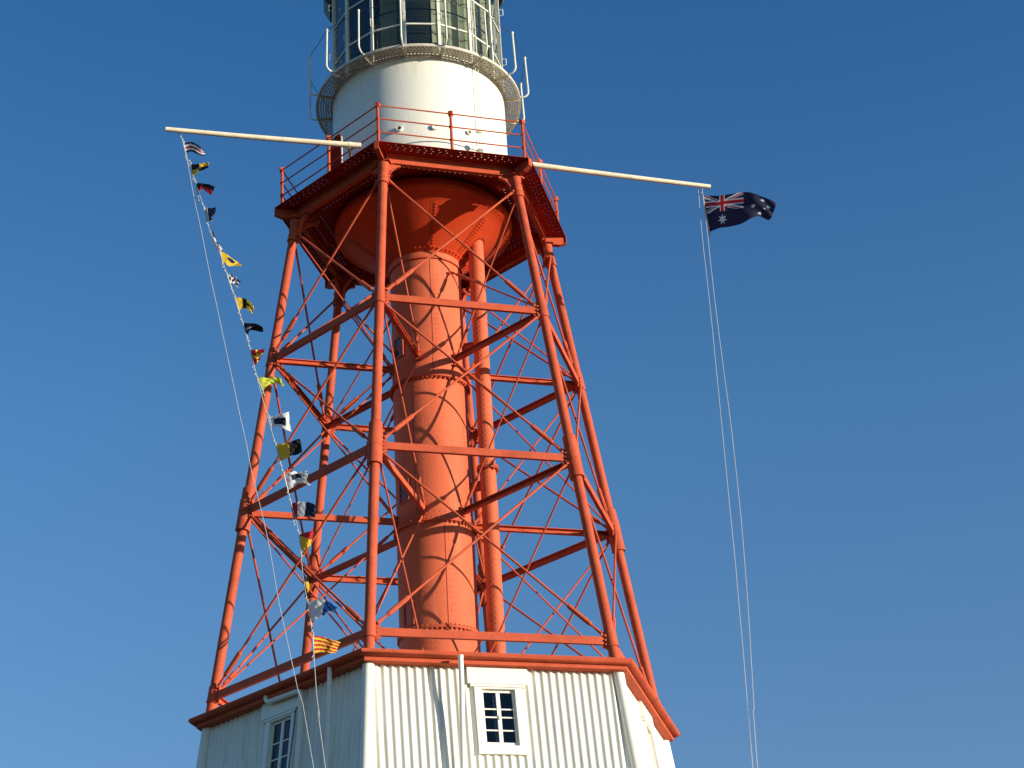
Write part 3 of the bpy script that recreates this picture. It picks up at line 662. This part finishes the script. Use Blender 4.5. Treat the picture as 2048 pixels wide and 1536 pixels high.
# ================================================================ HALYARDS AND FLAGS
LINES={
'hoistA':[(-4.400,-3.177,3.450),(-4.310,-3.197,3.232),(-4.191,-3.244,2.733),(-4.048,-3.288,2.275),(-3.886,-3.343,1.709),(-3.762,-3.395,1.187),(-3.582,-3.441,0.727),(-3.437,-3.492,0.220),(-3.294,-3.544,-0.279),(-3.135,-3.602,-0.833),(-2.996,-3.662,-1.386),(-2.867,-3.726,-1.969),(-2.688,-3.810,-2.720),(-2.540,-3.876,-3.298),(-2.403,-3.942,-3.863),(-2.277,-4.007,-4.408),(-2.145,-4.077,-4.979),(-2.085,-4.161,-5.649),(-2.012,-4.227,-6.165),(-1.925,-4.304,-6.748),(-1.861,-4.436,-7.725),(-1.812,-4.489,-8.105),(-1.729,-4.600,-8.884),(-0.916,-5.700,-16.600)],
'hoistB':[(-4.359,-3.207,3.427),(-4.204,-3.274,2.724),(-4.056,-3.355,1.899),(-3.918,-3.421,1.240),(-3.736,-3.520,0.277),(-3.596,-3.591,-0.400),(-3.483,-3.652,-0.963),(-3.355,-3.721,-1.594),(-3.125,-3.851,-2.740),(-3.006,-3.915,-3.286),(-2.922,-3.972,-3.765),(-2.746,-4.064,-4.524),(-2.591,-4.157,-5.272),(-2.453,-4.265,-6.110),(-2.318,-4.353,-6.771),(-2.140,-4.471,-7.638),(-1.896,-4.650,-8.890),(-0.393,-5.750,-16.600)],
'hoistC':[(5.419,-0.839,3.432),(5.371,-0.923,2.404),(5.349,-0.981,1.711),(5.322,-1.079,0.571),(5.269,-1.211,-0.905),(5.234,-1.301,-1.874),(5.196,-1.399,-2.885),(5.155,-1.499,-3.894),(5.131,-1.575,-4.639),(5.089,-1.666,-5.507),(5.048,-1.761,-6.385),(4.990,-1.882,-7.465),(4.937,-2.000,-8.479),(4.513,-2.946,-16.600)],
'hoistD':[(5.491,-0.869,3.397),(5.479,-0.913,2.867),(5.468,-0.964,2.260),(5.449,-1.013,1.687),(5.419,-1.113,0.547),(5.400,-1.247,-0.930),(5.390,-1.339,-1.899),(5.363,-1.438,-2.911),(5.327,-1.540,-3.920),(5.287,-1.617,-4.664),(5.234,-1.710,-5.531),(5.169,-1.806,-6.407),(5.083,-1.930,-7.485),(5.003,-2.050,-8.497),(4.361,-3.013,-16.600)],
}
FLAGS={
'C':([(-4.291,-3.199,3.208),(-4.218,-3.204,3.224),(-4.139,-3.227,3.204),(-4.031,-3.300,3.093),(-3.963,-3.320,3.011),(-3.936,-3.247,3.006)],[(-4.254,-3.199,2.946),(-4.241,-3.190,3.003),(-4.158,-3.232,2.992),(-4.045,-3.293,2.901),(-3.956,-3.277,2.865),(-3.906,-3.218,2.909)]),
'L':([(-4.148,-3.247,2.708),(-4.065,-3.297,2.670),(-3.983,-3.369,2.628),(-3.887,-3.361,2.646),(-3.803,-3.386,2.635)],[(-4.096,-3.247,2.424),(-4.043,-3.290,2.456),(-3.996,-3.316,2.491),(-3.900,-3.304,2.539),(-3.812,-3.395,2.505)]),
'E':([(-4.039,-3.289,2.263),(-3.949,-3.355,2.215),(-3.877,-3.359,2.198),(-3.764,-3.401,2.144),(-3.646,-3.559,1.980)],[(-3.996,-3.289,1.972),(-3.969,-3.312,2.073),(-3.909,-3.304,2.123),(-3.855,-3.359,2.037),(-3.760,-3.489,1.872)]),
'A1':([(-3.880,-3.344,1.704),(-3.812,-3.360,1.684),(-3.731,-3.439,1.619),(-3.651,-3.506,1.588)],[(-3.813,-3.344,1.402),(-3.792,-3.332,1.406),(-3.745,-3.419,1.364),(-3.696,-3.398,1.392)]),
'N1':([(-3.762,-3.396,1.176),(-3.736,-3.374,1.074),(-3.686,-3.399,0.922),(-3.642,-3.389,0.813),(-3.607,-3.286,0.817)],[(-3.700,-3.396,1.158),(-3.655,-3.379,1.006),(-3.615,-3.405,0.905),(-3.569,-3.350,0.875),(-3.533,-3.278,0.826)]),
'I':([(-3.560,-3.442,0.718),(-3.496,-3.425,0.692),(-3.426,-3.421,0.645),(-3.339,-3.361,0.586),(-3.267,-3.283,0.575),(-3.197,-3.294,0.499)],[(-3.520,-3.442,0.471),(-3.482,-3.441,0.477),(-3.439,-3.429,0.441),(-3.403,-3.371,0.445),(-3.313,-3.322,0.476),(-3.204,-3.358,0.449)]),
'N2':([(-3.429,-3.494,0.209),(-3.377,-3.488,0.205),(-3.323,-3.431,0.218),(-3.262,-3.427,0.156),(-3.202,-3.494,0.058)],[(-3.346,-3.494,-0.057),(-3.322,-3.485,-0.002),(-3.293,-3.443,0.052),(-3.261,-3.487,-0.036),(-3.235,-3.521,-0.087)]),
'X':([(-3.273,-3.545,-0.293),(-3.217,-3.546,-0.298),(-3.158,-3.534,-0.303),(-3.087,-3.552,-0.342),(-3.013,-3.605,-0.433),(-2.962,-3.631,-0.512),(-2.950,-3.580,-0.563)],[(-3.205,-3.545,-0.571),(-3.180,-3.537,-0.532),(-3.138,-3.535,-0.514),(-3.092,-3.569,-0.537),(-3.036,-3.609,-0.590),(-2.995,-3.594,-0.633),(-2.985,-3.524,-0.657)]),
'J':([(-3.130,-3.603,-0.836),(-3.037,-3.647,-0.872),(-2.936,-3.744,-0.936),(-2.838,-3.767,-0.978),(-2.769,-3.732,-1.022)],[(-3.047,-3.603,-1.119),(-3.030,-3.618,-1.041),(-2.991,-3.665,-1.025),(-2.900,-3.653,-1.032),(-2.776,-3.703,-1.090)]),
'R':([(-2.988,-3.663,-1.397),(-2.914,-3.726,-1.439),(-2.832,-3.708,-1.428),(-2.737,-3.816,-1.477)],[(-2.937,-3.663,-1.693),(-2.880,-3.706,-1.693),(-2.843,-3.669,-1.608),(-2.770,-3.810,-1.634)]),
'Q':([(-2.859,-3.726,-1.976),(-2.783,-3.734,-1.971),(-2.710,-3.716,-1.971),(-2.613,-3.691,-1.963),(-2.512,-3.709,-1.967),(-2.465,-3.767,-2.037),(-2.433,-3.792,-2.109)],[(-2.767,-3.726,-2.228),(-2.733,-3.726,-2.173),(-2.686,-3.705,-2.113),(-2.636,-3.701,-2.094),(-2.550,-3.741,-2.114),(-2.479,-3.785,-2.145),(-2.440,-3.761,-2.164)]),
'S1':([(-2.652,-3.814,-2.761),(-2.581,-3.815,-2.746),(-2.503,-3.857,-2.743),(-2.407,-3.925,-2.754),(-2.331,-3.862,-2.701)],[(-2.609,-3.814,-2.952),(-2.556,-3.814,-2.944),(-2.468,-3.876,-2.979),(-2.376,-3.900,-3.036),(-2.288,-3.830,-3.051)]),
'K':([(-2.532,-3.876,-3.298),(-2.430,-3.935,-3.309),(-2.320,-4.027,-3.344),(-2.228,-4.020,-3.301),(-2.130,-4.040,-3.292)],[(-2.462,-3.876,-3.607),(-2.380,-3.934,-3.593),(-2.289,-3.991,-3.571),(-2.192,-3.977,-3.542),(-2.086,-4.065,-3.544)]),
'S2':([(-2.395,-3.942,-3.864),(-2.305,-3.968,-3.853),(-2.210,-3.946,-3.819),(-2.140,-3.924,-3.840),(-2.044,-4.025,-3.852)],[(-2.333,-3.942,-4.149),(-2.249,-3.961,-4.109),(-2.158,-3.928,-4.032),(-2.074,-3.953,-4.043),(-1.974,-4.048,-4.131)]),
'T':([(-2.275,-4.009,-4.418),(-2.186,-4.050,-4.414),(-2.097,-4.076,-4.421),(-1.968,-4.211,-4.500),(-1.873,-4.275,-4.576)],[(-2.235,-4.009,-4.705),(-2.189,-4.018,-4.677),(-2.131,-4.055,-4.666),(-2.019,-4.179,-4.727),(-1.884,-4.202,-4.758)]),
'O':([(-2.140,-4.078,-4.988),(-2.073,-4.100,-4.975),(-1.992,-4.181,-4.986),(-1.946,-4.220,-4.989),(-1.908,-4.147,-4.913)],[(-2.107,-4.078,-5.270),(-2.066,-4.094,-5.270),(-2.022,-4.159,-5.257),(-1.984,-4.147,-5.220),(-1.961,-4.089,-5.154)]),
'G':([(-2.085,-4.165,-5.675),(-2.077,-4.173,-5.795),(-2.061,-4.182,-5.915),(-2.052,-4.111,-6.004),(-2.028,-4.117,-6.090)],[(-2.070,-4.165,-5.680),(-2.016,-4.166,-5.779),(-1.983,-4.141,-5.870),(-1.992,-4.089,-5.949),(-2.017,-4.166,-6.109)]),
'A2':([(-1.999,-4.230,-6.183),(-1.900,-4.297,-6.181),(-1.806,-4.329,-6.181),(-1.690,-4.358,-6.230),(-1.617,-4.432,-6.303),(-1.553,-4.541,-6.404)],[(-1.956,-4.230,-6.499),(-1.888,-4.273,-6.489),(-1.819,-4.283,-6.464),(-1.756,-4.310,-6.437),(-1.680,-4.412,-6.414),(-1.557,-4.514,-6.482)]),
'Y':([(-1.914,-4.305,-6.757),(-1.815,-4.256,-6.753),(-1.719,-4.220,-6.772),(-1.611,-4.248,-6.824),(-1.510,-4.176,-6.835)],[(-1.912,-4.305,-7.056),(-1.832,-4.259,-7.016),(-1.742,-4.252,-7.010),(-1.658,-4.265,-7.027),(-1.584,-4.156,-7.000)]),
'AU':([(5.488,-0.879,3.195),(5.617,-0.929,3.169),(5.750,-0.987,3.120),(5.859,-1.053,3.089),(5.970,-1.141,3.044),(6.121,-1.257,2.986),(6.287,-1.366,2.923),(6.416,-1.422,2.846),(6.524,-1.427,2.785),(6.638,-1.406,2.736),(6.733,-1.379,2.693),(6.794,-1.372,2.626)],[(5.527,-0.879,2.357),(5.622,-0.916,2.380),(5.711,-0.966,2.389),(5.791,-1.030,2.363),(5.875,-1.104,2.324),(6.049,-1.212,2.304),(6.164,-1.261,2.325),(6.283,-1.276,2.373),(6.413,-1.272,2.421),(6.521,-1.261,2.401),(6.617,-1.280,2.339),(6.670,-1.334,2.359)]),
}

def crom(P, u):
    n = len(P) - 1; s = u * n; i = min(int(s), n - 1); t = s - i
    p = [Vector(P[max(0, min(n, j))]) for j in (i - 1, i, i + 1, i + 2)]
    return 0.5 * (2 * p[1] + (p[2] - p[0]) * t + (2 * p[0] - 5 * p[1] + 4 * p[2] - p[3]) * t * t + (3 * p[1] - p[0] - 3 * p[2] + p[3]) * t ** 3)
def line_obj(name, pts, r, label, group, cat='rope'):
    m = MB(); n = (len(pts) - 1) * 3; m.poly([crom(pts, i / n) for i in range(n + 1)], r, 6)
    return tag(m.build(name, ROPE, None), label, cat, group)
hA, hB, hC, hD = LINES['hoistA'], LINES['hoistB'], LINES['hoistC'], LINES['hoistD']
def end(L, x, y): return L[:-1] + [(x, y, -17.9)]
line_obj('halyard', end(hA, -0.50, -5.95), 0.0055, 'thin white rope the row of small signal flags is clipped to, left of the tower', None)
line_obj('halyard', end(hB, -0.55, -5.95), 0.005, 'thin bare white rope left of the signal flags, running down past the corrugated wall', None)
line_obj('halyard', end(hC, 4.45, -3.0), 0.0055, 'thin bare white rope, left one of the pair below the dark blue ensign', None)
line_obj('halyard', end(hD, 4.48, -3.05), 0.0055, 'thin white rope holding the dark blue ensign, right one of the right hand pair', None)
for x, y, lb in ((-0.52, -5.95, 'short iron cleat post in the ground at the foot of the signal flag ropes'), (4.465, -3.02, 'short iron cleat post in the ground at the foot of the ensign ropes')):
    m = MB(); m.tube((x, y, -18.0), (x, y, -17.45), 0.04, 0.035, 12); m.tube((x - 0.16, y, -17.6), (x + 0.16, y, -17.6), 0.015, 0.015, 8); m.tube((x, y, -17.88), (x, y, -17.93), 0.07, 0.07, 12)
    tag(m.build('cleat_post', METAL, None), lb, 'cleat')
def cloth(name, col): return mat(name, col, 0.8, 0.06, 12, 0.15, 160, trans=0.38)
CL = dict(w=cloth('cloth_white', (0.74, 0.74, 0.72)), n=cloth('cloth_navy', (0.010, 0.014, 0.045)), b=cloth('cloth_blue', (0.02, 0.10, 0.36)), r=cloth('cloth_red', (0.50, 0.015, 0.02)),
          y=cloth('cloth_yellow', (0.80, 0.52, 0.03)), k=cloth('cloth_black', (0.008, 0.008, 0.010)), g=cloth('cloth_lime', (0.68, 0.70, 0.07)), e=cloth('cloth_ensign_blue', (0.016, 0.015, 0.055)), h=cloth('cloth_band', (0.45, 0.42, 0.38)))
KEYS = list(CL)
def flag(name, label, edges, pat, nu=40, nv=30, group='signal flags strung down the halyard', cat='flag', rip=0.012, fr=2.3, ph=0.0, band=True, curl=0.0):
    top, bot = edges; used = []; m = MB(); vs = []
    base = Vector(top[0])
    for i in range(nu + 1):
        u = i / nu; a, b = crom(top, u), crom(bot, u)
        dn = (b - a); nr_ = (crom(top, min(1, u + .05)) - crom(top, max(0, u - .05))).cross(dn)
        nr_ = nr_.normalized() if nr_.length > 1e-9 else Vector((0, -1, 0))
        for j in range(nv + 1):
            v = j / nv
            off = rip * u * (sin(2 * pi * fr * (u + 0.35 * v) + ph) + 0.5 * sin(2 * pi * fr * 1.9 * (u - 0.5 * v) + ph * 2)) + curl * sin(pi * v) * (0.3 + u)
            vs.append(a + dn * v + nr_ * off)
    fs = []; ms = []
    for i in range(nu):
        for j in range(nv):
            c = pat((i + .5) / nu, 1 - (j + .5) / nv)
            if c is None: continue
            if c not in used: used.append(c)
            fs.append((i * (nv + 1) + j, (i + 1) * (nv + 1) + j, (i + 1) * (nv + 1) + j + 1, i * (nv + 1) + j + 1)); ms.append(used.index(c))
    m.v = [tuple(v) for v in vs]; m.f = fs; m.m = ms
    root = bpy.data.objects.new(name, None); COL.objects.link(root); root.location = base + Vector((0, 0, ZO)); tag(root, label, cat, group)
    me = bpy.data.meshes.new('cloth'); me.from_pydata([tuple(Vector(v) - base) for v in m.v], [], m.f)
    for c in used: me.materials.append(CL[c])
    me.polygons.foreach_set('material_index', m.m); me.polygons.foreach_set('use_smooth', [True] * len(m.f))
    o = bpy.data.objects.new('cloth', me); COL.objects.link(o); o.parent = root
    # hoist edge: rope band with toggles at both ends
    t0, b0 = Vector(top[0]) - base, Vector(bot[0]) - base
    dh = (b0 - t0).normalized(); me2 = MB(); rr = 0.008 if group else 0.014
    if not band: return root
    me2.poly([t0 - dh * 0.035, t0, (t0 + b0) / 2, b0, b0 + dh * 0.035], rr, 6)
    for q in (t0 - dh * 0.055, b0 + dh * 0.055):
        me2.poly([q - dh * 0.04, q - dh * 0.01 + Vector((-0.025, 0, 0)), q + dh * 0.02 + Vector((0.012, 0, 0)), q + dh * 0.04 + Vector((-0.01, 0, 0))], 0.009, 6)
    o2 = me2.build('hoist_rope', ROPE if group else CL['h'], root, origin=None)
    o2.data.transform(Matrix.Translation((0, 0, -ZO)))
    return root
def quart(u, v): return ('k' if v > .5 else 'y') if u < .5 else ('y' if v > .5 else 'n')
def disc(u, v): return 'n' if (u - .55) ** 2 * 1.4 + (v - .68) ** 2 < .045 else 'y'
def chk(u, v): return 'n' if (int(u * 4) + int(v * 4)) % 2 == 0 else 'w'
def tail(u, v, d=.3): return None if u > 1 - d * (1 - abs(v - .5) * 2) else ('w' if u < .42 else 'n')
F = FLAGS
sf = lambda key, lab, pat, **k: flag('signal_flag', lab, F[key], pat, ph=len(lab) * 1.3, **k)
sf('C', 'topmost signal flag: navy, white, red, white and navy horizontal stripes', lambda u, v: 'nwrwn'[min(4, int(v * 5))])
sf('L', 'yellow and black quartered signal flag, second from the top, below the striped one', quart)
sf('E', 'dark navy over red signal flag, third from the top', lambda u, v: 'k' if v > .45 else 'r')
sf('A1', 'small swallow tailed white and navy signal flag just above the rolled up chequered one', lambda u, v: None if u > 1 - .3 * (1 - abs(v - .25) * 3.5) and v < .5 else ('w' if u < .36 or v < .04 else 'n'))
sf('N1', 'navy and white chequered signal flag rolled tight along its rope, above the orange yellow one', lambda u, v: 'n' if (int(u * 4.5) + int(v * 2.2)) % 2 == 0 and v < .8 else 'w', curl=0.03, band=False)
sf('I', 'orange yellow signal flag with a black disc, folded and drooping', disc)
sf('N2', 'crumpled navy and white chequered signal flag below the orange yellow one', chk, rip=0.03)
sf('X', 'yellow signal flag with a black cross, its end bent downwards', lambda u, v: 'k' if .34 < u < .52 or (.42 < v < .62 and u > .5) or (v < .12 and u > .8) else 'y')
sf('J', 'dark navy signal flag with a thin pale stripe, above the red one with yellow cross', lambda u, v: 'h' if .12 < u < .5 and .38 < v < .56 else ('n' if u < .4 else 'k'))
sf('R', 'small dark red signal flag with a yellow cross beside the left tower leg', lambda u, v: None if v < .42 and u > .62 and abs(v - .28) < .16 * (u - .55) * 3 else ('y' if .42 < u < .58 or .42 < v < .60 else 'r'))
sf('Q', 'plain lime yellow signal flag in front of the left tower leg', lambda u, v: 'g', rip=0.03)
sf('S1', 'upper of two white signal flags with a dark square, just below the lime one', lambda u, v: 'n' if .22 < u < .80 and .24 < v < .72 else 'w')
sf('K', 'half yellow, half black signal flag between two white ones with dark squares', lambda u, v: 'y' if u < .5 else 'k', rip=0.016)
sf('S2', 'lower of two white signal flags with a dark square, under the half yellow one', lambda u, v: 'n' if .27 < u < .72 and .42 < v < .80 else 'w', rip=0.025)
sf('T', 'signal flag of dark red, white and navy vertical bands', lambda u, v: 'r' if u < .3 else ('w' if u < .66 else 'n'))
sf('O', 'red and yellow diagonally halved signal flag', lambda u, v: 'r' if v > 1 - .72 * u - .04 else 'y')
sf('G', 'black and yellow signal flag folded into a narrow strip before a strut crossing', lambda u, v: 'y' if (.35 < u < .72 and v < .62) or u > .93 else 'k', curl=0.02, band=False)
sf('A2', 'white and bright blue swallow tailed signal flag, second from the bottom', lambda u, v: None if u > .93 and abs(v - .35) < .2 else ('w' if u < .52 else 'b'), rip=0.02)
sf('Y', 'lowest signal flag, with slanting red and yellow stripes', lambda u, v: 'r' if int((v * 1.0 + u * .16 + .05) * 8.2) % 2 == 0 else 'y', rip=0.008)
# the ensign
def star(cx, cy, r, n, H=0.5):
    pts = []
    for i in range(2 * n):
        a = pi / 2 + pi * i / n; q = r if i % 2 == 0 else r * (0.44 if n == 7 else 0.40)
        pts.append((cx * 2 + q * cos(a), cy + q * sin(a)))     # u scaled by the 2:1 shape
    return pts
STARS = [star(.25, .25, .17, 7), star(.75, .17, .085, 7), star(.625, .54, .085, 7), star(.75, .83, .085, 7), star(.86, .60, .085, 7), star(.80, .44, .052, 5)]
def inside(p, poly_):
    x, y = p; c = False; j = len(poly_) - 1
    for i in range(len(poly_)):
        xi, yi = poly_[i]; xj, yj = poly_[j]
        if (yi > y) != (yj > y) and x < (xj - xi) * (y - yi) / (yj - yi) + xi: c = not c
        j = i
    return c
def ensign(u, v):
    if u < .012: return 'h'
    if u < .5 and v > .5:
        x, y = (u / .5 - .5) * 60, ((v - .5) / .5 - .5) * 30
        if abs(x) < 3.2 or abs(y) < 3.2: return 'r'
        if abs(x) < 5.2 or abs(y) < 5.2: return 'w'
        for sg in (1, -1):
            d = (x * 30 - sg * y * 60) / sqrt(30 ** 2 + 60 ** 2)
            if abs(d) < 3:
                e = d if x > 0 else -d
                e = e * sg
                return 'r' if 0 < e < 2.0 else 'w'
        return 'e'
    for s_ in STARS:
        if abs(u * 2 - s_[0][0]) < .2 and inside((u * 2, v), s_): return 'w'
    return 'e'
flag('ensign', 'large dark blue flag with union canton and white stars flying from the right hand yard', F['AU'], ensign, 230, 115, group=None, rip=0.035, fr=1.6, ph=0.6)
